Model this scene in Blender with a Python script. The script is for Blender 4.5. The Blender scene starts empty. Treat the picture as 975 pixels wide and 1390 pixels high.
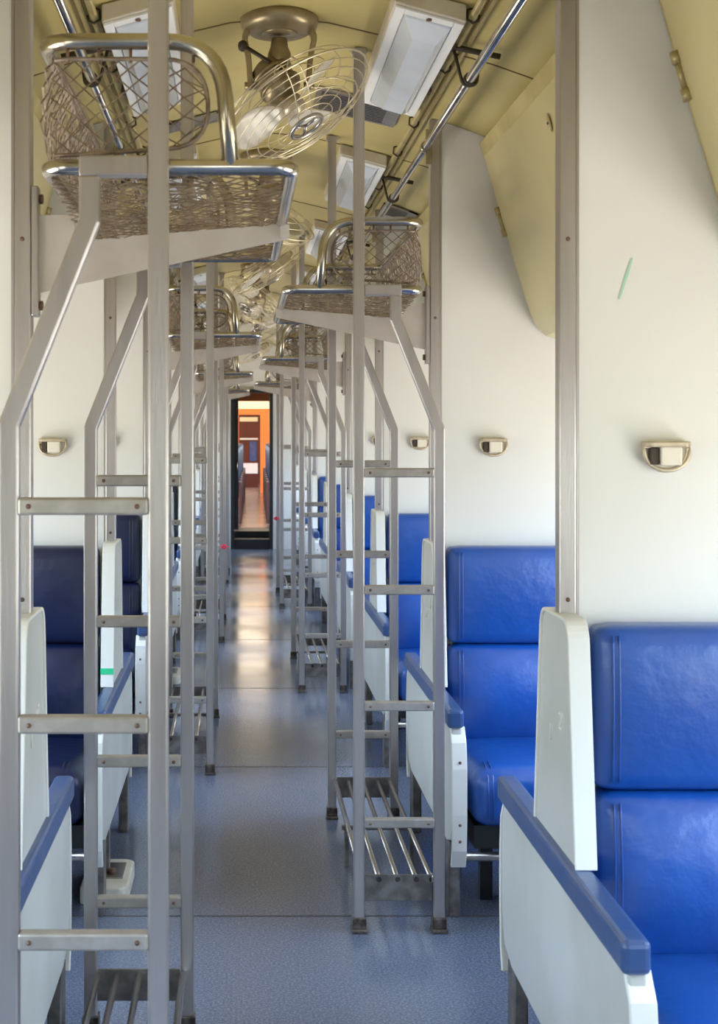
import bpy, bmesh, math, random
from mathutils import Vector, Matrix, Euler
random.seed(7)
C = bpy.context.scene.collection
SC = bpy.context.scene

# ------------------------------------------------------------------ camera
cam_d = bpy.data.cameras.new('camera'); cam = bpy.data.objects.new('camera', cam_d); C.objects.link(cam)
CX = -0.113
cam.location = (CX, 0, 1.5); cam.rotation_euler = (math.radians(90), 0, 0)
cam_d.sensor_width = 36; cam_d.sensor_fit = 'AUTO'
cam_d.lens = 1898/1390*36
cam_d.shift_x = (487.5-326)/1390; cam_d.shift_y = -(695-589)/1390
cam_d.clip_start = 0.05; cam_d.clip_end = 200
cam_d.dof.use_dof = True; cam_d.dof.focus_distance = 4.5; cam_d.dof.aperture_fstop = 10
SC.camera = cam

# ------------------------------------------------------------------ daylight
w = bpy.data.worlds.new('sky'); SC.world = w; w.use_nodes = True
nt = w.node_tree; nt.nodes.clear()
out = nt.nodes.new('ShaderNodeOutputWorld'); bg = nt.nodes.new('ShaderNodeBackground')
tc = nt.nodes.new('ShaderNodeTexCoord'); sep = nt.nodes.new('ShaderNodeSeparateXYZ'); rp = nt.nodes.new('ShaderNodeValToRGB')
mp = nt.nodes.new('ShaderNodeMath'); mp.operation = 'MULTIPLY_ADD'; mp.inputs[1].default_value = .5; mp.inputs[2].default_value = .5
nt.links.new(tc.outputs['Generated'], sep.inputs[0]); nt.links.new(sep.outputs['Z'], mp.inputs[0]); nt.links.new(mp.outputs[0], rp.inputs[0])
# sunlit ballast beside the car, darker trees and trains at the horizon, pale sky above
rp.color_ramp.elements[0].position = .20; rp.color_ramp.elements[0].color = (1.0, .93, .84, 1)
rp.color_ramp.elements[1].position = .66; rp.color_ramp.elements[1].color = (.58, .77, 1.0, 1)
for p_, c_ in ((.32, (.42, .40, .35, 1)), (.53, (.30, .33, .30, 1))):
    e_ = rp.color_ramp.elements.new(p_); e_.color = c_
nt.links.new(rp.outputs[0], bg.inputs[0]); bg.inputs[1].default_value = 13.5
nt.links.new(bg.outputs[0], out.inputs[0])

SC.view_settings.view_transform = 'Standard'; SC.view_settings.look = 'None'
SC.view_settings.gamma = 1; SC.view_settings.use_curve_mapping = False
SC.view_settings.exposure = 0.0

# bay layout (metres along the car)
S = 1.95; P0 = 2.89; NP = 8; YEND = 18.2; YBACK = -2.6
P = [P0 + S*i for i in range(NP)]
WALLX = 1.38; WZ0, WZ1 = 0.80, 1.56
BAYS = [(P0 + S*(k-1) + .30, P0 + S*k - .30) for k in range(-1, NP)] + [(P0+S*(NP-1)+.30, YEND-.25)]        # window openings y0,y1; last one added to brighten the far end wall
for k, (a, b) in enumerate(BAYS):
    for s in (-1, 1):
        l = bpy.data.lights.new('window_portal', 'AREA'); l.shape = 'RECTANGLE'; l.size = b-a; l.size_y = WZ1-WZ0
        l.cycles.is_portal = True
        o = bpy.data.objects.new('window_portal', l); C.objects.link(o)
        o.location = (s*(WALLX+.04), (a+b)/2, (WZ0+WZ1)/2)
        o.rotation_euler = (math.radians(90), 0, math.radians(90 if s > 0 else -90))
l = bpy.data.lights.new('rear_portal', 'AREA'); l.shape = 'RECTANGLE'; l.size = .56; l.size_y = 1.1; l.cycles.is_portal = True
o = bpy.data.objects.new('rear_portal', l); C.objects.link(o); o.location = (0, YBACK-.07, 1.5); o.rotation_euler = (math.radians(90), 0, math.radians(180))

# ------------------------------------------------------------------ materials
def mat(name, col, rough=.5, metal=0, col2=None, scale=6, bump=0, bscale=40, spec=.5, aniso=None, coat=0, lo=.4, hi=.65, spots=None):
    m = bpy.data.materials.new(name); m.use_nodes = True
    t = m.node_tree; b = t.nodes['Principled BSDF']
    b.inputs['Base Color'].default_value = (*col, 1); b.inputs['Roughness'].default_value = rough
    b.inputs['Metallic'].default_value = metal; b.inputs['Specular IOR Level'].default_value = spec
    if coat: b.inputs['Coat Weight'].default_value = coat; b.inputs['Coat Roughness'].default_value = .15
    tcn = t.nodes.new('ShaderNodeTexCoord'); mpn = t.nodes.new('ShaderNodeMapping')
    t.links.new(tcn.outputs['Object'], mpn.inputs[0])
    if aniso: mpn.inputs['Scale'].default_value = aniso
    last = None
    if col2:
        n = t.nodes.new('ShaderNodeTexNoise'); n.inputs['Scale'].default_value = scale; n.inputs['Detail'].default_value = 6
        t.links.new(mpn.outputs[0], n.inputs['Vector'])
        r = t.nodes.new('ShaderNodeValToRGB'); r.color_ramp.elements[0].position = lo; r.color_ramp.elements[1].position = hi
        r.color_ramp.elements[0].color = (*col, 1); r.color_ramp.elements[1].color = (*col2, 1)
        t.links.new(n.outputs['Fac'], r.inputs[0]); last = r.outputs[0]
    if spots:
        n2 = t.nodes.new('ShaderNodeTexNoise'); n2.inputs['Scale'].default_value = spots[1]; n2.inputs['Detail'].default_value = 3
        t.links.new(tcn.outputs['Object'], n2.inputs['Vector'])
        r2 = t.nodes.new('ShaderNodeValToRGB'); r2.color_ramp.elements[0].position = spots[2]; r2.color_ramp.elements[1].position = spots[2]+.05
        r2.color_ramp.elements[0].color = (0, 0, 0, 1); r2.color_ramp.elements[1].color = (1, 1, 1, 1)
        t.links.new(n2.outputs['Fac'], r2.inputs[0])
        mx = t.nodes.new('ShaderNodeMix'); mx.data_type = 'RGBA'
        t.links.new(r2.outputs[0], mx.inputs[0])
        if last: t.links.new(last, mx.inputs[6])
        else: mx.inputs[6].default_value = (*col, 1)
        mx.inputs[7].default_value = (*spots[0], 1); last = mx.outputs[2]
    if last: t.links.new(last, b.inputs['Base Color'])
    if bump:
        n3 = t.nodes.new('ShaderNodeTexNoise'); n3.inputs['Scale'].default_value = bscale; n3.inputs['Detail'].default_value = 5
        t.links.new(mpn.outputs[0], n3.inputs['Vector'])
        bp = t.nodes.new('ShaderNodeBump'); bp.inputs['Strength'].default_value = bump; bp.inputs['Distance'].default_value = .01
        t.links.new(n3.outputs['Fac'], bp.inputs['Height']); t.links.new(bp.outputs[0], b.inputs['Normal'])
    return m

M = {}
M['alu'] = mat('brushed_aluminium', (.43, .395, .39), .29, .75, (.51, .475, .47), 5, .04, 60, aniso=(4, 4, .4), spots=((.25, .15, .08), 9, .74))
M['alu_rung'] = mat('worn_aluminium_rung', (.42, .39, .36), .42, .6, (.50, .47, .44), 30, .05, 80)
M['chrome'] = mat('polished_steel_tube', (.56, .53, .50), .16, 1, (.42, .38, .32), 8, .02, 40)
M['chrome_old'] = mat('tarnished_tube', (.50, .46, .38), .22, 1, (.36, .31, .22), 10, .03, 50)
M['plate'] = mat('painted_bracket_metal', (.55, .50, .46), .40, .35, (.49, .44, .40), 12, .03, 60)
M['steel_dark'] = mat('scuffed_dark_steel', (.18, .16, .15), .4, .7, (.32, .30, .28), 22, .1, 60)
M['bar'] = mat('steel_bar', (.45, .42, .40), .25, .9)
M['rust'] = mat('rusty_bolt', (.12, .07, .05), .6, .4, (.25, .15, .10), 60)
M['net'] = mat('brown_net_wire', (.21, .155, .115), .45, .45, (.38, .31, .24), 30)
M['white'] = mat('white_painted_panel', (.80, .80, .77), .38, 0, (.75, .74, .70), 2.2, .03, 30, spots=((.52, .47, .40), 21, .79))
M['wallwhite'] = mat('cream_white_laminate', (.80, .79, .77), .33, 0, (.77, .755, .72), 1.3, .015, 12, spots=((.55, .48, .38), 17, .80))
M['grey_panel'] = mat('pale_grey_side_panel', (.58, .58, .55), .34, 0, (.50, .49, .45), 3, .02, 30)
M['yellow'] = mat('aged_cream_yellow_paint', (.52, .425, .175), .30, 0, (.45, .36, .14), 2.5, .03, 10)
M['berth'] = mat('yellow_berth_laminate', (.62, .54, .28), .30, 0, (.55, .46, .21), 2.0, .02, 10)
M['berth_edge'] = mat('yellow_berth_edge', (.58, .49, .22), .4, 0, (.45, .36, .15), 7)
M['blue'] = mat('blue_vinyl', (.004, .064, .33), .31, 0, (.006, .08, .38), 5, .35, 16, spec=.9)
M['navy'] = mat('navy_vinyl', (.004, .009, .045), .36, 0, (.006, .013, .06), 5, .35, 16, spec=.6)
M['pad'] = mat('slate_blue_armrest', (.035, .08, .22), .30, 0, (.06, .10, .23), 12, .06, 30, spec=.6)
M['black'] = mat('black_metal', (.012, .012, .014), .45)
M['brown_dark'] = mat('dark_gap', (.05, .035, .02), .6)
M['fan'] = mat('fan_cast_metal', (.36, .29, .17), .33, .55, (.24, .18, .09), 14, .05, 60)
M['fanwhite'] = mat('fan_blade_white', (.62, .57, .46), .25)
M['wire'] = mat('fan_guard_wire', (.66, .58, .42), .28, .75)
M['pipe'] = mat('ceiling_pipe_paint', (.45, .36, .17), .35, .3, (.36, .28, .12), 14)
M['lampbody'] = mat('light_housing_paint', (.66, .61, .50), .4, .2, (.55, .48, .36), 9)
M['diffuser'] = mat('frosted_diffuser', (.60, .64, .68), .14, 0, (.54, .58, .63), 6)
M['lamp'] = mat('reading_lamp_beige', (.60, .51, .38), .32, .35, (.50, .41, .29), 30)
M['lamplens'] = mat('reading_lamp_lens', (.80, .74, .64), .2)
M['pedestal'] = mat('cream_seat_foot', (.80, .78, .70), .35, 0, (.70, .66, .55), 15)
M['seam'] = mat('ceiling_joint', (.22, .15, .06), .6)
M['foot'] = mat('corroded_foot', (.06, .045, .04), .5, .4, (.20, .17, .15), 40)
M['orange'] = mat('orange_paint', (.85, .19, .03), .4)
M['cream'] = mat('cream_paint', (.82, .72, .52), .5)
M['wood'] = mat('brown_floor_boards', (.20, .11, .07), .22, 0, (.26, .16, .11), 4)
M['maroon'] = mat('maroon_panel', (.10, .03, .02), .3)
M['green'] = mat('green_tape', (.02, .55, .25), .5)
M['palegreen'] = mat('faded_green_paint', (.40, .66, .50), .5)
M['red'] = mat('red_tag', (.80, .03, .08), .5)
M['rubber'] = mat('black_rubber', (.01, .01, .01), .7)
M['seat_red'] = mat('brown_red_seat_side', (.06, .02, .02), .5)
# floor: speckled linoleum
m = bpy.data.materials.new('speckled_linoleum'); m.use_nodes = True; M['floor'] = m
t = m.node_tree; b = t.nodes['Principled BSDF']; tcn = t.nodes.new('ShaderNodeTexCoord')
n = t.nodes.new('ShaderNodeTexNoise'); n.inputs['Scale'].default_value = 150; n.inputs['Detail'].default_value = 2
r = t.nodes.new('ShaderNodeValToRGB'); r.color_ramp.elements[0].position = .42; r.color_ramp.elements[1].position = .66
r.color_ramp.elements[0].color = (.095, .118, .18, 1); r.color_ramp.elements[1].color = (.19, .22, .31, 1)
n2 = t.nodes.new('ShaderNodeTexNoise'); n2.inputs['Scale'].default_value = 1.6; n2.inputs['Detail'].default_value = 2
r2 = t.nodes.new('ShaderNodeValToRGB'); r2.color_ramp.elements[0].position = .35; r2.color_ramp.elements[1].position = .7
r2.color_ramp.elements[0].color = (.12, .12, .12, 1); r2.color_ramp.elements[1].color = (.22, .22, .22, 1)
t.links.new(tcn.outputs['Object'], n.inputs['Vector']); t.links.new(tcn.outputs['Object'], n2.inputs['Vector'])
t.links.new(n.outputs['Fac'], r.inputs[0]); t.links.new(n2.outputs['Fac'], r2.inputs[0])
b.inputs['Specular IOR Level'].default_value = .8
t.links.new(r.outputs[0], b.inputs['Base Color']); t.links.new(r2.outputs[0], b.inputs['Roughness'])
bp = t.nodes.new('ShaderNodeBump'); bp.inputs['Strength'].default_value = .05; bp.inputs['Distance'].default_value = .004
n4 = t.nodes.new('ShaderNodeTexNoise'); n4.inputs['Scale'].default_value = 5
t.links.new(tcn.outputs['Object'], n4.inputs['Vector']); t.links.new(n4.outputs['Fac'], bp.inputs['Height']); t.links.new(bp.outputs[0], b.inputs['Normal'])

# ------------------------------------------------------------------ mesh helpers
class MB:
    def __init__(s): s.v = []; s.f = []; s.sm = []
    def add(s, vs, fs, smooth=False):
        k = len(s.v); s.v += [tuple(p) for p in vs]
        for f in fs: s.f.append([i+k for i in f]); s.sm.append(smooth)
        return s
    def box(s, x0, x1, y0, y1, z0, z1):
        return s.add([(x0,y0,z0),(x1,y0,z0),(x1,y1,z0),(x0,y1,z0),(x0,y0,z1),(x1,y0,z1),(x1,y1,z1),(x0,y1,z1)],
            [(3,2,1,0),(4,5,6,7),(0,1,5,4),(1,2,6,5),(2,3,7,6),(3,0,4,7)])
    def prism(s, poly, axis, a, b, smooth=False):
        def mk(p, t):
            if axis == 'x': return (t, p[0], p[1])
            if axis == 'y': return (p[0], t, p[1])
            return (p[0], p[1], t)
        n = len(poly)
        vs = [mk(p, a) for p in poly] + [mk(p, b) for p in poly]
        k = len(s.v); s.v += vs
        s.f.append([k+i for i in range(n)][::-1]); s.sm.append(False)
        s.f.append([k+n+i for i in range(n)]); s.sm.append(False)
        for i in range(n):
            j = (i+1) % n; s.f.append([k+i, k+j, k+n+j, k+n+i]); s.sm.append(smooth)
        return s
    def tube(s, pts, r, n=10, closed=False, cap=True):
        pts = [Vector(p) for p in pts]; m_ = len(pts)
        def tan(i):
            if closed: return (pts[(i+1) % m_] - pts[i-1]).normalized()
            if i == 0: return (pts[1]-pts[0]).normalized()
            if i == m_-1: return (pts[-1]-pts[-2]).normalized()
            return (pts[i+1]-pts[i-1]).normalized()
        t0 = tan(0); up = Vector((0,0,1)) if abs(t0.z) < .9 else Vector((0,1,0))
        nrm = (up - t0*up.dot(t0)).normalized(); rings = []
        for i in range(m_):
            t_ = tan(i); nrm = (nrm - t_*nrm.dot(t_)); nrm = nrm.normalized() if nrm.length > 1e-6 else t_.orthogonal().normalized()
            bn = t_.cross(nrm); rr = r[i] if isinstance(r, (list, tuple)) else r
            rings.append([pts[i] + (nrm*math.cos(2*math.pi*j/n) + bn*math.sin(2*math.pi*j/n))*rr for j in range(n)])
        k = len(s.v)
        for R in rings: s.v += [tuple(p) for p in R]
        for i in range(m_ if closed else m_-1):
            i2 = (i+1) % m_
            for j in range(n):
                j2 = (j+1) % n; s.f.append([k+i*n+j, k+i*n+j2, k+i2*n+j2, k+i2*n+j]); s.sm.append(n > 4)
        if cap and not closed:
            s.f.append([k+j for j in range(n)][::-1]); s.sm.append(False)
            s.f.append([k+(m_-1)*n+j for j in range(n)]); s.sm.append(False)
        return s
    def lathe(s, prof, n=24, M4=None, smooth=True):
        # prof: list of (r, z); about z, transformed by M4
        M4 = M4 or Matrix.Identity(4); k = len(s.v)
        for r_, z in prof:
            for j in range(n):
                a = 2*math.pi*j/n; s.v.append(tuple(M4 @ Vector((r_*math.cos(a), r_*math.sin(a), z))))
        for i in range(len(prof)-1):
            for j in range(n):
                j2 = (j+1) % n; s.f.append([k+i*n+j, k+i*n+j2, k+(i+1)*n+j2, k+(i+1)*n+j]); s.sm.append(smooth)
        if prof[0][0] > 1e-4: s.f.append([k+j for j in range(n)][::-1]); s.sm.append(False)
        if prof[-1][0] > 1e-4: s.f.append([k+(len(prof)-1)*n+j for j in range(n)]); s.sm.append(False)
        return s
    def cushion(s, x0, x1, y0, y1, z0, z1, r, puff=0, axis='y', n=12, pe=4, side=0):
        cx, cy, cz = (x0+x1)/2, (y0+y1)/2, (z0+z1)/2; h = ((x1-x0)/2, (y1-y0)/2, (z1-z0)/2)
        bm = bmesh.new(); bmesh.ops.create_cube(bm, size=2); bmesh.ops.subdivide_edges(bm, edges=bm.edges[:], cuts=n, use_grid_fill=True)
        vs = []
        for v in bm.verts:
            q = [math.sin(v.co[i]*math.pi/2)*h[i] for i in range(3)]
            c = [max(-h[i]+r, min(h[i]-r, q[i])) for i in range(3)]
            d = Vector([q[i]-c[i] for i in range(3)])
            p = Vector(c) + (d.normalized()*r if d.length > 1e-9 else Vector())
            ai = 'xyz'.index(axis); o1, o2 = [i for i in range(3) if i != ai]
            u, vv = p[o1]/h[o1], p[o2]/h[o2]
            if side == 0 or p[ai]*side > 0: p[ai] += (1 if p[ai] > 0 else -1)*puff*max(0, 1-abs(u)**4)*max(0, 1-abs(vv)**pe)*min(1, abs(p[ai])/h[ai])
            vs.append((p.x+cx, p.y+cy, p.z+cz))
        bm.verts.index_update(); fs = [[v.index for v in f.verts] for f in bm.faces]; bm.free()
        return s.add(vs, fs, True)
    def build(s, name, material, parent=None, loc=(0,0,0), bevel=0, seg=2):
        me = bpy.data.meshes.new(name); me.from_pydata(s.v, [], s.f)
        me.polygons.foreach_set('use_smooth', s.sm)
        bm = bmesh.new(); bm.from_mesh(me); bmesh.ops.recalc_face_normals(bm, faces=bm.faces[:]); bm.to_mesh(me); bm.free()
        me.materials.append(material); o = bpy.data.objects.new(name, me); C.objects.link(o); o.location = loc
        if parent: o.parent = parent
        if bevel:
            b_ = o.modifiers.new('bevel', 'BEVEL'); b_.width = bevel; b_.segments = seg; b_.limit_method = 'ANGLE'; b_.angle_limit = math.radians(40)
        return o

def fillet(pts, r, n=6, closed=False):
    pts = [Vector(p) for p in pts]; out_ = []; m_ = len(pts)
    for i, p in enumerate(pts):
        if not closed and i in (0, m_-1): out_.append(p); continue
        a, b_ = pts[i-1], pts[(i+1) % m_]; rr = r[i] if isinstance(r, (list, tuple)) else r
        d1 = (a-p); d2 = (b_-p); rr = min(rr, d1.length*.49, d2.length*.49); s1 = p+d1.normalized()*rr; s2 = p+d2.normalized()*rr
        for k in range(n+1):
            t_ = k/n; out_.append(s1*(1-t_)**2 + p*2*t_*(1-t_) + s2*t_**2)
    return out_
def strip(path, hw):                     # outline of a bent flat bar in 2D
    P_ = [Vector(p) for p in path]; L, R = [], []
    for i, p in enumerate(P_):
        d1 = (P_[i]-P_[i-1]).normalized() if i else None; d2 = (P_[i+1]-P_[i]).normalized() if i < len(P_)-1 else None
        d1 = d1 or d2; d2 = d2 or d1; n1 = Vector((-d1.y, d1.x)); n2 = Vector((-d2.y, d2.x)); nn = (n1+n2).normalized(); k = hw/max(.3, nn.dot(n1))
        L.append(tuple(p+nn*k)); R.append(tuple(p-nn*k))
    return L + R[::-1]
def tag(o, label=None, cat=None, group=None, kind=None):
    if label: o['label'] = label
    if cat: o['category'] = cat
    if group: o['group'] = group
    if kind: o['kind'] = kind
    return o
def thing(name, label=None, cat=None, group=None, loc=(0,0,0)):
    o = bpy.data.objects.new(name, None); C.objects.link(o); o.location = loc; o.empty_display_size = .1
    return tag(o, label, cat, group)
kids = {}
def copy_tree(o, parent=None, first=True):
    c = o.copy(); C.objects.link(c)
    if parent: c.parent = parent
    for ch in o.children: copy_tree(ch, c)
    return c
def struct(o): o['kind'] = 'structure'; return o
ORD = ['nearest', 'second', 'third', 'fourth', 'fifth', 'sixth', 'seventh', 'eighth', 'farthest']
def which(i): return 'nearest the camera' if i == 0 else ORD[i] + ' from the camera'
SIDE = {1: 'right', -1: 'left'}

# ------------------------------------------------------------------ the shell of the car
CEIL = [(0,2.70),(.14,2.69),(.28,2.657),(.40,2.628),(.52,2.597),(.62,2.568),(.74,2.525),(.90,2.44),(1.05,2.34),(1.18,2.22),(1.28,2.08),(1.345,1.93),(1.38,1.75)]
prof = [(-x, z) for x, z in CEIL[::-1]] + CEIL[1:]
outer = [(x*1.05, z+.06) for x, z in prof]
cm = MB().prism(prof + outer[::-1], 'y', YBACK, YEND+.1, True); ceil = struct(cm.build('ceiling', M['yellow']))
struct(MB().box(-1.5, 1.5, YBACK-.1, YEND+.1, -.08, 0).build('floor', M['floor']))
for s in (-1, 1):
    wb = MB(); xa, xb = sorted((s*WALLX, s*(WALLX+.05)))
    wb.box(xa, xb, YBACK, YEND, -.05, WZ0); wb.box(xa, xb, YBACK, YEND, WZ1, 2.0)
    y = YBACK
    for a, b_ in BAYS: wb.box(xa, xb, y, a, WZ0, WZ1); y = b_
    wb.box(xa, xb, y, YEND, WZ0, WZ1)
    struct(wb.build('wall_right' if s > 0 else 'wall_left', M['wallwhite']))
wn = 0
for a, b_ in BAYS:
    for s in (-1, 1):
        wn += 1; f = MB(); x = s*(WALLX-.008); xa, xb = sorted((x-.006*s, x+.03*s)); e = .035
        f.box(xa, xb, a-e, a+.008, WZ0-e, WZ1+e); f.box(xa, xb, b_-.008, b_+e, WZ0-e, WZ1+e)
        f.box(xa, xb, a, b_, WZ0-e, WZ0+.008); f.box(xa, xb, a, b_, WZ1-.008, WZ1+e); f.box(xa, xb, a, b_, 1.17, 1.20)
        struct(f.build('window_%d' % wn, M['alu']))
# rear wall behind the photographer, with an unseen opening added to light camera-facing surfaces
rb = MB(); rb.box(-1.4, -.28, YBACK-.05, YBACK, 0, 2.7); rb.box(.28, 1.4, YBACK-.05, YBACK, 0, 2.7); rb.box(-.28, .28, YBACK-.05, YBACK, 0, .95); rb.box(-.28, .28, YBACK-.05, YBACK, 2.05, 2.72)
struct(rb.build('wall_back', M['wallwhite']))
# far end wall with the gangway opening
DX0, DX1, DZ = -.235, .315, 2.08
eb = MB(); eb.box(-1.4, DX0, YEND, YEND+.06, 0, 2.75); eb.box(DX1, 1.4, YEND, YEND+.06, 0, 2.75); eb.box(DX0, DX1, YEND, YEND+.06, DZ, 2.75)
struct(eb.build('wall_front', M['wallwhite']))
fr = MB(); fr.box(DX0, DX0+.045, YEND-.05, YEND+.12, 0, DZ); fr.box(DX1-.045, DX1, YEND-.05, YEND+.12, 0, DZ); fr.box(DX0+.045, DX1-.045, YEND-.05, YEND+.12, DZ-.045, DZ)
d1 = struct(fr.build('door_1', M['black']))
lf = MB().box(DX0+.045, DX0+.10, YEND+.06, YEND+.10, .25, DZ-.05).build('door_leaf', M['black'], d1)
MB().tube([(DX0+.085, YEND+.05, 1.0), (DX0+.085, YEND+.03, 1.02), (DX0+.085, YEND+.03, 1.12), (DX0+.085, YEND+.05, 1.14)], .008).build('handle', M['chrome'], lf)
tag(MB().box(DX0+.046, DX1-.046, YEND-.02, YEND+.125, 0, .13).box(-.32, .42, YEND+.125, YEND+.95, 0.0, .13).box(-.32, .42, YEND+.30, YEND+.95, .13, .213).build('doorway_step', M['black'], bevel=.006),
    'black two-tier step in the far end doorway', 'step')
# ceiling seams
k = 0
for y in [4.04 + 1.53*j for j in range(-2, 10)]:
    k += 1; pr = [(x, z-.0005) for x, z in prof if abs(x) < .75]; inn = [(x, z-.003) for x, z in pr]
    struct(MB().prism(pr + inn[::-1], 'y', y-.0025, y+.0025).build('trim_%d' % k, M['seam']))
# floor joints
for y in [4.35 + 1.95*j for j in range(-1, 7)]:
    k += 1; struct(MB().box(-1.37, 1.37, y-.002, y+.002, .0002, .0012).build('trim_%d' % k, M['brown_dark']))
for s in (-1, 1):
    struct(MB().box(*sorted((s*1.36, s*1.38)), YBACK, YEND, 0, .1).build('baseboard_right' if s > 0 else 'baseboard_left', M['steel_dark']))

# ------------------------------------------------------------------ partition
def czat(x):
    x = abs(x)
    for (a, za), (b_, zb) in zip(CEIL, CEIL[1:]):
        if a <= x <= b_: return za + (zb-za)*(x-a)/(b_-a)
def make_partition(s):
    t = thing('partition')
    poly = [(s*.577, .30)] + [(s*.577, czat(.577)-.003)] + [(s*x, z-.003) for x, z in CEIL if .577 < x] + [(s*1.376, .30)]
    pn = MB().prism(poly, 'y', -.018, .018).build('panel', M['wallwhite'], t)
    # top cap and post
    po = MB().box(*sorted((s*.543, s*.577)), -.022, .022, 1.125, czat(.545)-.004).build('post', M['alu'], t, bevel=.003)
    for z in (1.16, 1.9):
        MB().lathe([(.0, .004), (.004, .003), (.005, 0)], 8, Matrix.Translation((s*.56, -.022, z)) @ Matrix.Rotation(math.radians(90), 4, 'X')).build('screw', M['rust'], po)
    MB().box(*sorted((s*.577, s*.583)), -.021, -.018, 1.12, czat(.58)-.004).build('edge_strip', M['alu'], t)
    return t
def make_armrest(s, num):
    t = thing('armrest')
    def X(a, b_): return sorted((s*a, s*b_))
    MB().box(*X(.522, .572), -.57, .57, .598, .657).build('arm_pad', M['pad'], t, bevel=.012, seg=3)
    pl = [(-.555,.60),(-.575,.50),(-.572,.33),(-.54,.25),(-.45,.225),(.45,.225),(.54,.25),(.572,.33),(.575,.50),(.555,.60)]
    sp = MB().prism(pl, 'x', *X(.535, .566)).build('side_panel', M['grey_panel'], t, bevel=.004)
    for e in (-1, 1):
        path = [(e*.535,.598),(e*.572,.555),(e*.585,.48),(e*.586,.34),(e*.578,.23),(e*.558,.175)]
        et = MB().prism(strip(path, .006), 'x', *X(.532, .578)).build('end_trim', M['white'], t, bevel=.003)
        for z in (.31, .26, .50):
            MB().lathe([(.0, .003), (.004, .002), (.005, 0)], 8, Matrix.Translation((s*.556, e*.591, z)) @ Matrix.Rotation(math.radians(90*(1 if e < 0 else -1)), 4, 'X')).build('rivet', M['rust'], et)
        MB().box(*X(.536, .570), min(e*.42, e*.50), max(e*.42, e*.50), 0, .23).build('leg', M['steel_dark'], t, bevel=.004)
    fin = fillet([(-.19, .657, 0), (-.125, 1.128, 0), (.125, 1.128, 0), (.19, .657, 0)], [0, .045, .045, 0], 6)
    fin = [(p.x, p.y) for p in fin]
    fp = MB().prism(fin, 'x', *X(.540, .571)).build('upright_panel', M['grey_panel'], t)
    MB().prism(strip(fin, .004), 'x', *X(.534, .577)).build('edge_trim', M['white'], t, bevel=.002)
    # raised seat numbers, facing the aisle
    for ch, yy, zz in (('1', -.04, .86), ('2', .05, .90)) if num else ():
        cu = bpy.data.curves.new('numeral', 'FONT'); cu.body = ch; cu.size = .05; cu.extrude = .0025; cu.align_x = 'CENTER'
        tmp = bpy.data.objects.new('numeral', cu); C.objects.link(tmp)
        dg = bpy.context.evaluated_depsgraph_get(); me = bpy.data.meshes.new_from_object(tmp.evaluated_get(dg)); bpy.data.objects.remove(tmp)
        me.materials.append(M['white']); o = bpy.data.objects.new('seat_number', me); C.objects.link(o); o.parent = fp
        o.rotation_euler = (math.radians(90), 0, math.radians(-90 if s > 0 else 90)); o.location = (s*.539, yy*s*-1, zz)
    return t
def make_seat(s, e, vinyl):
    """bench for two; e=-1 faces the camera"""
    t = thing('bench_seat')
    def X(a, b_): return sorted((s*a, s*b_))
    def Y(a, b_): return sorted((e*a, e*b_))
    x0, x1 = X(.592, 1.34)
    a, b_ = Y(.0185, .12)
    up = MB().cushion(x0, x1, a, b_, .7885, 1.118, .030, .022, 'y', 12, 2.2, e).build('upper_backrest', vinyl, t)
    a, b_ = Y(.0185, .125)
    lo = MB().cushion(x0, x1, a, b_, .42, .7875, .032, .050, 'y', 12, 2.0, e).build('lower_backrest', vinyl, t)
    a, b_ = Y(.10, .60)
    st = MB().cushion(x0+.004, x1, a, b_, .30, .475, .05, .016, 'z').build('seat_cushion', vinyl, t)
    for (par, z0, z1, yy, pf, hz0, hz1) in ((up, .81, 1.10, .12, .022, .7885, 1.118), (lo, .45, .77, .125, .050, .42, .7875)):
        for dx in (.034, .046):
            pts = []
            for q in range(13):
                z = z0+(z1-z0)*q/12; u = 1-dx/.374; vv = (z-(hz0+hz1)/2)/((hz1-hz0)/2)
                pts.append((s*(.592+dx), e*(yy+pf*(1-u**4)*(1-vv**2)+.0005), z))
            MB().tube(pts, .0022, 6).build('seam', vinyl, par)
    for dx in (.045, .06):
        xx = s*(.596+dx); MB().tube([(xx, e*.50, .484), (xx, e*.555, .480), (xx, e*.592, .455), (xx, e*.6025, .41), (xx, e*.600, .33)], .0022, 6).build('seam', vinyl, st)
    MB().box(x0+.01, x1, *Y(.12, .575), .235, .305).build('seat_base', M['black'], t)
    MB().tube([(s*.575, e*.54, .20), (s*1.37, e*.54, .20)], .014, 10).build('support_bar', M['alu'], t)
    for xx in (.66, 1.25): MB().box(*X(xx, xx+.04), *Y(.30, .34), 0, .24).build('leg', M['black'], t)
    return t
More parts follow.
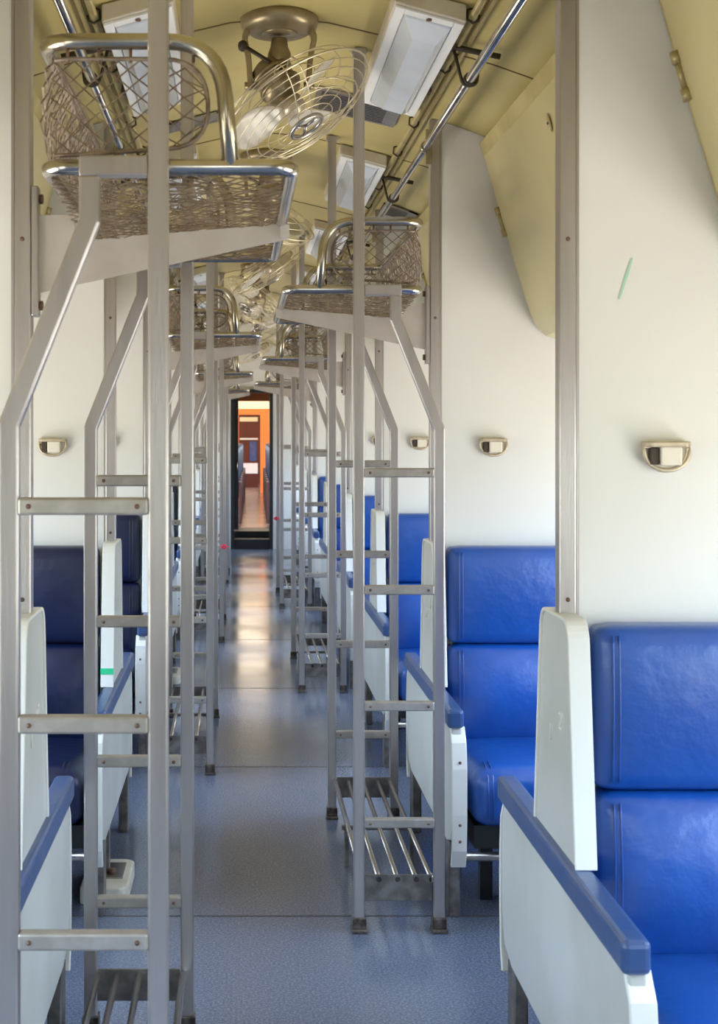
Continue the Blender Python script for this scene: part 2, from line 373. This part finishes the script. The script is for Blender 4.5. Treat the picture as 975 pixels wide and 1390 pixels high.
def make_reading_lamp(s):
    t = thing('reading_lamp')
    D = [(.046*math.cos(a) if abs(math.cos(a)) < 2 else 0, .046*math.sin(a)*.82) for a in [math.pi + math.pi*i/14 for i in range(15)]]
    D = [(-.046, .012)] + [(-.046, 0)] + [(x, z) for x, z in D[1:-1]] + [(.046, 0)] + [(.046, .012)]
    MB().prism(D, 'y', -.008, 0).build('backplate', M['lamp'], t, bevel=.002)
    rim = [(x, -.020 if True else 0, z) for x, z in D]
    MB().tube(rim, .0045, 8, closed=True).tube([(-.042,-.006,0),(-.046,-.020,0)], .004, 6).build('bezel', M['lamp'], t)
    MB().prism([(x*.86, z*.86+.0) for x, z in D], 'y', -.012, -.008).build('reflector', M['lamplens'], t)
    MB().box(-.036, -.016, -.026, -.010, -.026, .010).build('dark_interior_block', M['brown_dark'], t, bevel=.003)  # dark block put in for the shade inside the lamp
    MB().box(-.016, .028, -.034, -.010, -.027, .012).build('lens', M['lamplens'], t, bevel=.004)
    MB().prism([(-.048, 0), (.048, 0), (.046, -.030), (.036, -.043), (-.036, -.043), (-.046, -.030)], 'z', .010, .022).build('visor', M['lamp'], t, bevel=.003)
    return t

def make_berth(s):
    t = thing('upper_berth')
    pf = [(.711,2.50),(.725,2.46),(.79,2.23),(.872,1.96),(.898,1.885),(.935,1.842),(.985,1.826),(1.12,1.83),(1.34,1.88),(1.34,2.02),(1.26,2.11),(1.16,2.22),(1.03,2.33),(.88,2.43)]
    h = S/2-.022
    MB().prism([(s*x, z) for x, z in pf], 'y', -h, h).build('berth_shell', M['berth_edge'], t, bevel=.004)
    q = [(.728,2.452),(.79,2.23),(.872,1.96),(.898,1.885),(.935,1.842),(.985,1.826),(1.10,1.829)]
    lidp = strip([(s*x, z) for x, z in q], .0065)
    lid = MB().prism(lidp, 'y', -h+.028, h-.028, False).build('berth_panel', M['berth'], t, bevel=.003)
    # key plate in the middle, hinge at both ends
    nx = Vector((-.96, 0, -.28)).normalized()
    pl = MB().lathe([(0, .004), (.022, .004), (.026, 0)], 20).build('lock_plate', M['berth_edge'], lid); pl.scale = (1, .55, 1)
    pl.rotation_euler = Vector((s*nx.x, 0, nx.z)).to_track_quat('Z', 'X').to_euler(); pl.location = (s*.742, 0, 2.36)
    ks = MB().box(-.003, .003, -.012, .012, 0, .006).build('keyhole', M['black'], pl)
    for e in (-1, 1):
        y = e*(h-.035)
        hg = MB().tube([(s*.772, y, 2.26), (s*.790, y, 2.20)], .008, 8).tube([(s*.768, y-e*.0, 2.275), (s*.775, y, 2.25)], .012, 8).tube([(s*.79, y, 2.20), (s*.797, y, 2.175)], .012, 8).build('hinge', M['pipe'], t)
    return t

# ------------------------------------------------------------------ ladders, basket, floor rack
IX, OX, TX, LY = .2455, .4875, .357, .62
def make_ladder(s):
    """origin on the floor between the two posts; inner post at -, outer at +"""
    mx = (IX+OX)/2; t = thing('berth_ladder'); hw, hd = .0165, .015
    def x_(x): return s*(x-mx)
    ip = MB().box(*sorted((x_(IX-hw), x_(IX+hw))), -hd, hd, .01, czat(IX)-.004).build('inner_post', M['alu'], t, bevel=.004)
    op = MB().prism(strip([(x_(OX), .01), (x_(OX), 1.515), (x_(TX), 1.845), (x_(TX), 1.918)], hw), 'y', -hd, hd).build('outer_post', M['alu'], t, bevel=.004)
    MB().box(*sorted((x_(IX+hw), x_(TX+hw))), -hd+.001, hd-.001, 1.917, 1.950).build('top_crossbar', M['alu'], t, bevel=.003)
    for z in (.328, .680, 1.030, 1.383):
        a, b_ = sorted((x_(IX+hw-.001), x_(OX-hw+.001)))
        rg = MB().box(a, b_, -hd-.003, hd-.005, z-.014, z+.014).build('rung', M['alu_rung'], t, bevel=.004)
        for xx in (a+.018, b_-.018):
            MB().lathe([(0, .004), (.0035, .003), (.0045, 0)], 8, Matrix.Translation((xx, -hd-.003, z)) @ Matrix.Rotation(math.radians(90), 4, 'X')).build('rivet', M['rust'], rg)
    for pp, xx in ((ip, IX), (op, OX)):
        MB().box(x_(xx)-.024, x_(xx)+.024, -.030, .024, 0, .012).box(x_(xx)-.021, x_(xx)+.021, -.022, .020, .012, .045).build('foot', M['foot'], pp, bevel=.003)
    MB().box(x_(IX)-.022, x_(IX)+.022, -.02, .02, czat(IX)-.022, czat(IX)-.004).build('ceiling_plate', M['alu'], ip, bevel=.002)
    return t
def net(mb, F, U, V, r=.0015, jit=.0):
    """diamond netting over the surface F(u,v), U x V cells"""
    rnd = random.Random(5)
    J = {}
    def pt(i, j):
        if (i, j) not in J: J[(i, j)] = Vector(F(min(1, max(0, i/U)), min(1, max(0, j/V)))) + Vector([rnd.uniform(-jit, jit) for _ in range(3)])
        return J[(i, j)]
    for i0 in range(-V, U+1):
        for d in (1, -1):
            pts = []
            for j in range(V+1):
                i = (i0 + j) if d == 1 else (i0 + V - j)
                if 0 <= i <= U: pts.append(pt(i, j))
            if len(pts) > 1: mb.tube(pts, r, 3, cap=False)
    return mb
def make_basket(s):
    t = thing('luggage_basket'); L = .585
    zi, zt = 1.940, 2.147; xi, xo = .028, .432
    def v(x, y, z): return (s*x, y, z)
    ring = fillet([v(xi,-L,zi), v(xo,-L,zi), v(xo,L,zi), v(xi,L,zi)], .035, 6, closed=True)
    MB().tube(ring, .0138, 12, closed=True).build('rim_tube', M['chrome'], t)
    hp = fillet([v(.128,-L,zi), v(.146,-L,zt), v(xo+.005,-L,zt), v(xo+.005,L,zt), v(.146,L,zt), v(.128,L,zi)], [0,.09,.055,.055,.09,0], 8)
    MB().tube(hp, .0138, 12).build('upper_tube', M['chrome_old'], t)
    # thin rods that carry the netting
    for e in (-1, 1):
        y = e*(L-.004)
        rod = fillet([v(.40,y,zt-.028), v(.17,y,zt-.028), v(.162,y,zi+.035), v(.40,y,zi+.020)], [.02,.08,.08,.02], 7)
        MB().tube([v(.42,y,zt-.03)] + rod + [v(.42,y,zi+.02)], .0038, 6).build('net_rod', M['net'], t)
        def F(u, w_, y=y):
            x = .168 + (.425-.168)*u; z = zi+.022 + (zt-.03-zi-.022)*w_
            # round the aisle-side corners
            k_ = max(0, 1-(x-.168)/.07); lo_, hi_ = zi+.022+.05*k_*k_, zt-.03-.05*k_*k_
            return v(x, y, max(lo_, min(hi_, z)))
        net(MB(), F, 7, 5, .0016, .002).build('end_net', M['net'], t)
        for q in range(5):
            xx = .19+q*.052; MB().tube([v(xx,y,zt-.034), v(xx,y,zt-.012)], .003, 5).build('net_tie', M['rust'], t)
    MB().tube([v(xo-.012,-L+.03,zt-.028), v(xo-.012,L-.03,zt-.028)], .0038, 6).build('net_rod', M['net'], t)
    def G(u, w_): return v(xo-.006+.016*math.sin(math.pi*w_), -L+.01+(2*L-.02)*u, zi+(zt-.02-zi)*w_)
    net(MB(), G, 36, 7, .0018, .003).build('side_net', M['net'], t)
    def H(u, w_):
        sag = .034*(1-(2*u-1)**2)*w_ + .012*(1-(2*w_-1)**4)*(2*u-1)**2*(1-(2*u-1)**8)
        x = xi + (xo-xi)*w_; y = -L + 2*L*u
        return v(x, y, zi-.006 - sag)
    net(MB(), H, 34, 11, .0016, .003).build('floor_net', M['net'], t)
    # cantilever plate from the partition post
    MB().prism([(s*.545,1.788),(s*.545,1.952),(s*.462,1.952),(s*.445,1.900),(s*.445,1.8096)], 'y', -.004, .004).prism([(s*.445,1.8096),(s*.445,1.900),(s*.02,1.934),(s*.012,1.932),(s*.012,1.903)], 'y', -.0038, .0042).box(*sorted((s*.012, s*.030)), -.02, .02, 1.905, 1.930).build('bracket_plate', M['plate'], t)
    cs = MB().box(*sorted((s*.528, s*.5425)), -.020, .020, 1.742, 2.010).build('clamp_strip', M['alu'], t, bevel=.003)
    for z in (1.765, 1.985):
        MB().tube([v(.530,0,z), v(.520,0,z)], .010, 6).build('bolt', M['rust'], cs)
    return t
def make_floor_rack(s):
    mx = (IX+OX)/2; t = thing('floor_rack'); h = LY-.016
    a, b_ = IX+.002-mx, OX-.002-mx
    for e in (-1, 1):
        MB().box(*sorted((s*(a+.016), s*(b_-.016))), min(e*h, e*(h-.006)), max(e*h, e*(h-.006)), .085, .165).build('end_plate', M['steel_dark'], t, bevel=.002)
    for i in range(5):
        x = s*(a + .004 + (b_-a-.012)*i/4 + (0 if i else -.004))
        if i == 0: MB().tube([(s*(a+.010), -h, .150), (s*(a+.010), h, .150)], .0095, 8).build('bar', M['bar'], t)
        elif i == 4: MB().tube([(s*(b_-.018), -h, .150), (s*(b_-.018), h, .150)], .0085, 8).build('bar', M['bar'], t)
        else: MB().tube([(x, -h, .150), (x, h, .150)], .0085, 8).build('bar', M['bar'], t)
    MB().box(*sorted((s*(a-.008), s*(b_+.004))), .00, .022, .128, .142).build('crossbar', M['steel_dark'], t, bevel=.002)
    for x in (a+.002, b_-.012):
        MB().box(*sorted((s*x, s*(x+.014))), .002, .02, 0, .130).build('leg', M['steel_dark'], t, bevel=.002)
    return t

# ------------------------------------------------------------------ ceiling furniture
def make_fan():
    t = thing('ceiling_fan')       # origin at the ceiling
    MB().lathe([(0,-.045),(.085,-.045),(.095,-.035),(.108,-.030),(.112,-.012),(.112,0),(0,0)], 32).build('mounting_plate', M['fan'], t)
    MB().lathe([(.0,-.052),(.05,-.050),(.055,-.044)], 24).build('cover_disc', M['fan'], t)
    for e in (-1, 1):
        pth = fillet([(e*.085,0,-.03),(e*.102,0,-.055),(e*.088,0,-.115),(e*.083,0,-.205)], .03, 5)
        ym = MB(); pl_ = [(p.x, p.z) for p in pth]; ym.prism(strip(pl_, .008), 'y', -.017, .017)
        y = ym.build('yoke_arm', M['fan'], t, bevel=.002)
        MB().tube([(e*.070,0,-.195),(e*.100,0,-.195)], .011, 8).build('pivot_bolt', M['fan'], y)
    MB().tube([(-.10,-.01,-.085),(-.06,-.03,-.115),(0.01,-.05,-.165)], .006, 8).lathe([(0,.014),(.014,.012),(.014,-.012),(0,-.014)],10,Matrix.Translation((-.105,-.008,-.083)) @ Matrix.Rotation(1.57,4,'X')).build('swing_link', M['brown_dark'], t)
    MB().lathe([(0,.0),(.022,-.005),(.026,-.03),(.034,-.05),(.030,-.08),(.018,-.10),(0,-.10)], 16, Matrix.Translation((0,0,-.055))).build('swivel_neck', M['fan'], t)
    # head, axis along local +Z (facing direction), pivot at the object's own origin
    piv = Vector((0, 0, -.195)); head = []
    hb = MB().lathe([(0,-.085),(.03,-.083),(.05,-.07),(.056,-.04),(.058,0),(.052,.03),(.03,.045),(.012,.05),(.012,.07),(0,.07)], 24)
    hb.lathe([(.058,-.045),(.063,-.045),(.063,-.035),(.058,-.035)], 24).lathe([(.058,.0),(.063,0),(.063,.010),(.058,.010)], 24)
    head.append(hb.build('motor', M['fan'], t))
    hub = MB().lathe([(.012,.055),(.034,.058),(.036,.085),(.026,.102),(0,.108)], 20); head.append(hub.build('hub', M['lamp'], t))
    for k_ in range(3):
        bl = MB(); A = 2*math.pi*k_/3 + .5; vs = []; nu, nv = 8, 6
        for side in (0, 1):
            for i in range(nu+1):
                u = i/nu; r_ = .030 + .165*u; wd = (.020 + .105*math.sin(min(1, u*1.12)*math.pi*.62))*(1-max(0, u-.82)**2*14)
                for j in range(nv+1):
                    v_ = j/nv-.5; y_ = wd*v_ + .012*u; z_ = .080 + .55*y_*(1-.5*u) - side*.0025
                    x_ = r_ - .0*v_; vs.append((x_*math.cos(A)-y_*math.sin(A), x_*math.sin(A)+y_*math.cos(A), z_))
        fs = []; q = (nu+1)*(nv+1)
        for side in (0, 1):
            for i in range(nu):
                for j in range(nv):
                    a_ = side*q+i*(nv+1)+j; fs.append((a_, a_+1, a_+nv+2, a_+nv+1))
        edge = [j for j in range(nv+1)] + [i*(nv+1)+nv for i in range(1, nu+1)] + [nu*(nv+1)+j for j in range(nv-1, -1, -1)] + [i*(nv+1) for i in range(nu-1, 0, -1)]
        for a_, b2 in zip(edge, edge[1:]+edge[:1]): fs.append((a_, b2, b2+q, a_+q))
        bl.add(vs, fs, True); head.append(bl.build('blade', M['fanwhite'], t))
    g = MB(); NR = 40
    def gz(r_, f): # front dome / back dome height
        return .085 + (.062*math.sqrt(max(0, 1-(r_/.243)**2.4)) if f else -.075*math.sqrt(max(0, 1-(r_/.243)**2.4)))
    for f in (1, 0):
        for r_ in ((.09,.121,.152,.183,.210,.231) if f else (.11,.145,.185,.218)):
            z_ = gz(r_, f); g.tube([(r_*math.cos(2*math.pi*j/NR), r_*math.sin(2*math.pi*j/NR), z_) for j in range(NR)], .0017, 5, closed=True)
        for k_ in range(3):
            for dd in (-.06, .06):
                A = 2*math.pi*k_/3 + 1.2; x0 = .055 if f else .06
                g.tube([(r_*math.cos(A)-dd*.35*math.sin(A), r_*math.sin(A)+dd*.35*math.cos(A), gz(r_, f)) for r_ in (x0,.09,.121,.152,.183,.210,.228,.239,.243)], .002, 5)
    for z_ in (.085,): g.tube([(  .244*math.cos(2*math.pi*j/NR), .244*math.sin(2*math.pi*j/NR), z_) for j in range(NR)], .0035, 6, closed=True)
    head.append(g.build('guard', M['wire'], t))
    c = MB().tube([(.050*math.cos(2*math.pi*j/24), .050*math.sin(2*math.pi*j/24), .151) for j in range(24)], .0065, 8, closed=True)
    for k_ in range(3):
        A = 2*math.pi*k_/3; c.tube([(0,0,.148),(.05*math.cos(A),.05*math.sin(A),.150)], .005, 6)
    head.append(c.build('guard_badge_ring', M['bar'], t))
    for h_ in head: h_.location = piv
    return t
def aim_fan(t, n, roll=0):
    q = Vector(n).normalized().to_track_quat('Z', 'Y') @ Euler((0, 0, roll)).to_quaternion()
    for ch in t.children:
        if ch.name.split('.')[0] in ('motor', 'hub', 'blade', 'guard', 'guard_badge_ring'): ch.rotation_euler = q.to_euler()
def make_light(s):
    t = thing('ceiling_light'); h = .53
    a, b_ = (.285, .470)
    za, zb = 2.612, 2.560
    MB().prism([(s*a, czat(a)-.003), (s*a, za), (s*b_, zb), (s*b_, czat(b_)-.003)], 'y', -h, h).build('housing', M['lampbody'], t, bevel=.004)
    def pp(u, d): # point across the face, d = how far it hangs below
        x = a+(b_-a)*u; z = za+(zb-za)*u - d; return (s*x, z)
    fm = MB()
    fm.prism([pp(.02,0), pp(.02,.008), pp(.16,.008), pp(.16,0)], 'y', -h+.01, h-.01); fm.prism([pp(.84,0), pp(.84,.008), pp(.98,.008), pp(.98,0)], 'y', -h+.01, h-.01)
    for e in (-1, 1):
        fm.prism([pp(.16,0), pp(.16,.008), pp(.84,.008), pp(.84,0)], 'y', *sorted((e*(h-.01), e*(h-.05))))
    fm.build('frame', M['white'], t, bevel=.002)
    vs = []
    for u0, u1, hh, d in ((.16,.84,h-.05,.0),(.18,.82,h-.055,.012),(.34,.68,h-.13,.042)):
        for u, yy in ((u0,-hh),(u1,-hh),(u1,hh),(u0,hh)):
            x, z = pp(u, d); vs.append((x, yy, z))
    fs = [(8,9,10,11)] + [(i, (i+1) % 4, 4+(i+1) % 4, 4+i) for i in range(4)] + [(4+i, 4+(i+1) % 4, 8+(i+1) % 4, 8+i) for i in range(4)] + [(0,1,2,3)]
    MB().add(vs, fs).build('diffuser', M['diffuser'], t, bevel=.003)
    for e in (-1, 1):
        x, z = pp(.5, .010); MB().lathe([(0,-.006),(.007,-.004),(.008,0)], 8, Matrix.Translation((x, e*(h-.03), z))).build('screw', M['rust'], t)
    for yy in (-.25, .25):
        MB().box(*sorted((s*(b_+.002), s*(b_+.014))), yy-.02, yy+.02, zb+.005, zb+.03).build('latch', M['rust'], t)
    return t
def make_vent(s, x0, x1, L):
    t = thing('ceiling_vent'); n_ = 12
    def zz(x): return czat(x)-.004
    f = MB(); h = L/2
    pr = [(s*x0, zz(x0)), (s*x0, zz(x0)-.008), (s*x1, zz(x1)-.008), (s*x1, zz(x1))]
    f.prism(pr, 'y', -h, -h+.02); f.prism(pr, 'y', h-.02, h)
    for a_, b2 in ((x0, x0+.018), (x1-.045, x1)):
        f.prism([(s*a_, zz(a_)), (s*a_, zz(a_)-.008), (s*b2, zz(b2)-.008), (s*b2, zz(b2))], 'y', -h, h)
    f.build('frame', M['bar'], t)
    MB().prism([(s*x0, zz(x0)), (s*x0, zz(x0)-.001), (s*x1, zz(x1)-.001), (s*x1, zz(x1))], 'y', -h, h).build('backing', M['black'], t)
    sl = MB()
    for i in range(n_):
        y = -h+.02 + (2*h-.04)*(i+.5)/n_
        sl.prism([(s*x0, zz(x0)-.002), (s*x0, zz(x0)-.006), (s*(x1-.04), zz(x1-.04)-.006), (s*(x1-.04), zz(x1-.04)-.002)], 'y', y-.004, y+.004)
    sl.build('slats', M['bar'], t)
    return t

# ================================================================== placing everything
LAD = {-1: [0, 2, 4, 6], 1: [1, 3, 5]}
for s in (-1, 1):
    sd = SIDE[s]
    pt0 = make_partition(s); ar0 = make_armrest(s, True)
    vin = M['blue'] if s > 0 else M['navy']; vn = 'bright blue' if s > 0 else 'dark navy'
    sa0 = make_seat(s, -1, vin); sb0 = make_seat(s, 1, vin); rl0 = make_reading_lamp(s); be0 = make_berth(s)
    for i, y in enumerate(P):
        w_ = which(i)
        o = pt0 if i == 0 else copy_tree(pt0); o.location = (0, y, 0)
        tag(o, 'cream white full-height partition with metal edge post, %s row, %s' % (sd, w_), 'partition', 'partitions on the %s side' % sd)
        o = ar0 if i == 0 else copy_tree(ar0); o.location = (0, y, 0)
        tag(o, 'slate blue armrest on pale side panel, %s of aisle, %s' % (sd, w_), 'armrest', 'armrests on the %s side' % sd)
        o = sa0 if i == 0 else copy_tree(sa0); o.location = (0, y, 0)
        tag(o, '%s vinyl bench seat facing the camera, %s row, %s' % (vn, sd, w_), 'seat', 'camera-facing bench seats on the %s' % sd)
        o = sb0 if i == 0 else copy_tree(sb0); o.location = (0, y, 0)
        tag(o, '%s vinyl bench seat turned away behind partition, %s row, %s' % (vn, sd, w_), 'seat', 'bench seats facing away on the %s' % sd)
        o = rl0 if i == 0 else copy_tree(rl0); o.location = (s*.758, y-.018, 1.463)
        tag(o, 'small beige reading lamp on %s partition, %s' % (sd, w_), 'lamp', 'reading lamps on the %s partitions' % sd)
        o = be0 if i == 0 else copy_tree(be0); o.location = (0, y-S/2, 0)
        tag(o, 'yellow folded-up upper berth above %s seats, %s' % (sd, w_), 'berth', 'upper berths on the %s' % sd)
    ld0 = make_ladder(s); bk0 = make_basket(s); fr0 = make_floor_rack(s); mx = s*(IX+OX)/2
    for k_, i in enumerate(LAD[s]):
        y = P[i]; w_ = which(k_)
        for e in (-1, 1):
            j = k_*2 + (e > 0)
            o = ld0 if j == 0 else copy_tree(ld0); o.location = (mx, y+e*LY, 0)
            tag(o, 'brushed aluminium berth ladder with bent outer post, %s of aisle, %s' % (sd, which(j)), 'ladder', 'berth ladders on the %s' % sd)
        o = bk0 if k_ == 0 else copy_tree(bk0); o.location = (0, y, 0)
        tag(o, 'overhead tube and net luggage basket, %s of aisle, %s' % (sd, w_), 'luggage basket', 'luggage baskets on the %s' % sd)
        o = fr0 if k_ == 0 else copy_tree(fr0); o.location = (mx, y, 0)
        tag(o, 'low metal bar floor rack between two ladders, %s of aisle, %s' % (sd, w_), 'floor rack', 'floor racks on the %s' % sd)
    lt0 = make_light(s)
    for k_ in range(7):
        o = lt0 if k_ == 0 else copy_tree(lt0); o.location = (0, 4.13 + S*(k_-0), 0) if k_ else (0, 4.13, 0)
        tag(o, 'unlit rectangular ceiling light with frosted cover, %s row, %s' % (sd, which(k_)), 'light', 'ceiling lights on the %s' % sd)
    # grab rail along the ceiling
    g = thing('grab_rail', 'long steel grab rail under the ceiling along the %s side' % sd, 'rail'); rx, rz = s*.525, 2.485
    g.location = (rx, P0, rz)
    MB().tube([(0, YBACK+.1-P0, 0), (0, YEND-.02-P0, 0)], .0135, 12).build('rail_tube', M['chrome'], g)
    br0 = None; cl0 = None
    for i in range(-1, NP):
        y = P0 + S*i - P0
        b1 = MB().tube([(-.012*s, -.02, 0), (-.012*s, .02, 0)], .0001, 3).v and MB()
        if cl0 is None:
            cl0 = MB().tube([(0,-.018,0),(0,.018,0)], .019, 12).box(*sorted((s*.0, s*.022)), -.006, .006, -.06, .06).build('collar', M['chrome_old'], g)
            c_ = cl0
        else:
            c_ = cl0.copy(); C.objects.link(c_); c_.parent = g
        c_.location = (0, y-.04, 0)
        ym = y + S/2 + .02
        if br0 is None:
            q = MB(); zc = czat(.52)-rz-.004
            q.tube(fillet([(s*-.045,0,zc-.02),(s*-.02,0,-.012),(0,0,-.020),(s*.02,0,-.012),(s*.03,0,zc-.03)], .012, 4), .0048, 6)
            q.tube([(s*-.075,0,zc-.012),(s*.085,0,zc-.045)], .0085, 8); q.tube([(0,-.014,0),(0,.014,0)], .018, 12)
            br0 = q.build('hanger_bracket', M['brown_dark'], g); b2 = br0
        else:
            b2 = br0.copy(); C.objects.link(b2); b2.parent = g
        b2.location = (0, ym, 0)
        if P0 + ym > YEND: bpy.data.objects.remove(b2)
    g2 = thing('curtain_rod', 'yellow painted curtain rod with hooks beside %s grab rail' % sd, 'curtain rod'); g2.location = (s*.492, P0, 2.583)
    MB().tube([(0, YBACK+.1-P0, 0), (0, YEND-.02-P0, 0)], .0105, 10).build('rod', M['pipe'], g2)
    MB().box(*sorted((s*.024, s*.034)), YBACK+.1-P0, YEND-.02-P0, -.006, .008).build('curtain_track', M['pipe'], g2)
    hk = None
    for i in range(-2, 28):
        y = .62*i + (.12 if i % 2 else 0)
        if P0+y > YEND-.1: break
        if hk is None:
            hk = MB().tube([(s*.018,0,.028),(s*-.014,0,.018),(s*-.016,0,-.006),(0,0,-.017),(s*.014,0,-.010),(s*.018,0,.004)], .0035, 6).build('hook', M['brown_dark'], g2); c_ = hk
        else: c_ = hk.copy(); C.objects.link(c_); c_.parent = g2
        c_.location = (0, y, 0)

# vents
for k_, (s, x0, x1, y, L) in enumerate([(1,.150,.44,4.90,.30),(1,.56,.72,6.66,.26),(-1,.18,.40,5.15,.14),(1,.56,.72,10.56,.26)]):
    o = make_vent(s, x0, x1, L); o.location = (0, y, 0)
    tag(o, ['slatted metal ceiling vent between two right-hand ceiling lights', 'grey ceiling vent beside second right partition top', 'narrow slatted vent on the left behind nearest fan', 'small grey vent far along the right ceiling edge'][k_], 'vent', 'ceiling vents')
# fans
fan0 = make_fan()
dirs = [((.50,-.24,-.82), -.6), ((-.30,.35,-.85), 1.0), ((.55,.2,-.8), 2.1), ((-.5,-.35,-.75), .2), ((.3,-.6,-.7), 1.4), ((-.45,.2,-.8), .6), ((.4,.3,-.8), 1.8)]
for k_, (n_, rl) in enumerate(dirs):
    y = 4.02 + S*k_; o = fan0 if k_ == 0 else copy_tree(fan0); o.location = (0, y, czat(0)-.004); aim_fan(o, n_, rl)
    tag(o, 'old beige oscillating ceiling fan with wire guard, %s' % which(k_), 'fan', 'ceiling fans')
rv = MB().lathe([(0,-.02),(.09,-.018),(.11,-.004),(.11,0)], 24).build('round_ventilator', M['fan']); rv.location = (.03, 17.6, 2.70)
tag(rv, 'small round brown ventilator on ceiling near far door', 'ventilator')

# cream feet of the left seats
pd = None
for i in (1, 3, 5):
    if pd is None:
        pd = thing('seat_foot')
        pr = fillet([(-.10,-.15,0),(.035,-.15,0),(.055,-.12,0),(.055,.14,0),(.03,.16,0),(-.10,.16,0)], .02, 4, closed=True)
        MB().prism([(p.x, p.y) for p in pr], 'z', 0, .055).build('cover', M['pedestal'], pd, bevel=.008)
        MB().box(-.05, .03, -.06, .10, .055, .060).build('plate', M['bar'], pd)
        MB().lathe([(.0,.012),(.014,.012),(.016,0)], 12, Matrix.Translation((-.01,-.01,.060))).build('bolt', M['rust'], pd)
        MB().box(-.06, -.02, .0, .05, .058, .2).build('stem', M['steel_dark'], pd)
        o = pd
    else: o = copy_tree(pd)
    o.location = (-.525, P[i]-.24, 0)
    tag(o, 'cream seat foot on floor at left aisle edge, %s' % which({1:0,3:1,5:2}[i]), 'seat foot', 'cream seat feet on the left')

# small marks and tags
gt = MB().box(-.022, .022, -.0005, .0005, -.010, .010).build('green_sticker', M['green']); gt.location = (-.556, P[1]-.1885, .710); gt.rotation_euler = (math.radians(-7.8), 0, 0)
tag(gt, 'small green sticker on the white upright of left armrest', 'sticker')
gm = MB().prism([(-.016,-.042),(-.013,-.044),(.004,.005),(.014,.042),(.010,.041),(-.002,.006)], 'y', -.0006, 0).build('green_scuff', M['palegreen']); gm.location = (.680, P[0]-.0186, 1.82)
tag(gm, 'faint green paint scuff on the nearest right partition', 'paint mark')
for k_, (x, y, z) in enumerate([(-IX+.0175, P[4]-LY-.016, .69), (IX-.0175, P[5]+LY-.016, .70)]):
    rt = MB().tube([(-.02,0,.0),(0,-.006,.012),(.022,-.004,.0),(.0,-.006,-.012)], .010, 6, closed=True).build('red_ribbon', M['red']); rt.location = (x, y-.004, z)
    tag(rt, ['red ribbon tied to a far left ladder post', 'red ribbon tied to a far right ladder post'][k_], 'ribbon')

# ------------------------------------------------------------------ the next carriage, seen through the doorway
Y0, Y1, FZ = 19.15, 30.5, .215
nc = MB().box(-1.5, 1.7, Y0, 36, FZ-.1, FZ); fo = struct(nc.build('floor', M['wood']))
for s in (-1, 1):
    q = MB(); x = s*1.45+.1; xa, xb = sorted((x, x+s*.05)); q.box(xa, xb, Y0, 36, FZ, 1.1); q.box(xa, xb, Y0, 36, 1.9, 2.75)
    for j in range(9): q.box(xa, xb, Y0+1.9*j, Y0+1.9*j+.5, 1.1, 1.9)
    struct(q.build('wall_right' if s > 0 else 'wall_left', M['cream']))
struct(MB().box(-1.5, 1.7, Y0, 36, 2.62, 2.7).build('ceiling', M['cream']))
struct(MB().box(-1.5, 1.7, 35.9, 36, FZ, 2.7).build('wall_far', M['maroon']))
# gangway sides between the cars
struct(MB().box(-.40, -.32, YEND+.1, Y0, 0, 2.3).box(.42, .50, YEND+.1, Y0, 0, 2.3).box(-.4, .5, YEND+.1, Y0, 2.3, 2.36).build('trim_90', M['black']))
f2 = MB().box(-.5, -.30, Y0+.02, Y0+.1, FZ, 2.6).box(.44, .7, Y0+.02, Y0+.1, FZ, 2.6).box(-.30, .44, Y0+.02, Y0+.1, 1.95, 2.10)
struct(f2.build('door_2', M['orange']))
f3 = MB().box(-1.4, -.14, Y1, Y1+.1, FZ, 2.62).box(.33, .55, Y1, Y1+.1, FZ, 2.04).box(-.14, .33, Y1, Y1+.1, 1.92, 2.04).box(.55, 1.6, Y1, Y1+.1, FZ, 2.62)
struct(f3.build('door_3', M['orange']))
MB().box(-.6, 1.2, Y1-.012, Y1-.002, 2.045, 2.6).build('header_panel', M['cream'], bpy.data.objects['door_3'])
e2 = MB().box(-.13, .32, 33.5, 33.56, FZ, 1.9)
pn = struct(e2.build('door_4', M['maroon']))
MB().box(-.12, .31, 33.48, 33.50, 1.36, 1.40).build('rail', M['white'], pn); MB().box(-.12, .31, 33.48, 33.50, 1.80, 1.90).build('header', M['cream'], pn)
MB().box(-.12, .31, 33.48, 33.50, .55, .80).build('lower_panel', M['white'], pn)
MB().box(.12, .28, 33.48, 33.50, .85, 1.32).build('blue_panel', M['pad'], pn)
cs0 = {}
for s in (-1, 1):
    for k_ in range(8):
        if not k_:
            c_ = thing('coach_seat'); cs0[s] = c_
            MB().cushion(-.24, .24, -.05, .06, .42, 1.10, .05, .01, 'y', 6).build('backrest', M['navy'], c_)
            MB().cushion(-.24, .24, .02, .48, .34, .46, .05, .01, 'z', 6).build('seat', M['navy'], c_)
            for e in (-1, 1): MB().box(e*.26-.02, e*.26+.02, -.03, .42, .0, .60).build('side', M['seat_red'], c_, bevel=.01)
        else: c_ = copy_tree(cs0[s])
        yy = Y0+.9+1.15*k_; off = .09+.012*k_
        c_.location = (off + s*.46, yy, FZ)
        tag(c_, 'navy coach seat in the next carriage, %s row, %s' % (SIDE[s], which(k_)), 'seat', 'seats in the next carriage, %s row' % SIDE[s])
lampm = bpy.data.materials.new('lit_lamp'); lampm.use_nodes = True; bb = lampm.node_tree.nodes['Principled BSDF']
bb.inputs['Emission Color'].default_value = (1, .9, .75, 1); bb.inputs['Emission Strength'].default_value = 3.5
for k_ in range(3):
    o = MB().box(-.15, .35, Y0+1.5+4.5*k_, Y0+3.1+4.5*k_, 2.59, 2.62).build('ceiling_lamp', lampm)
    tag(o, 'lit ceiling lamp in the next carriage, %s' % which(k_), 'lamp', 'lamps in the next carriage')
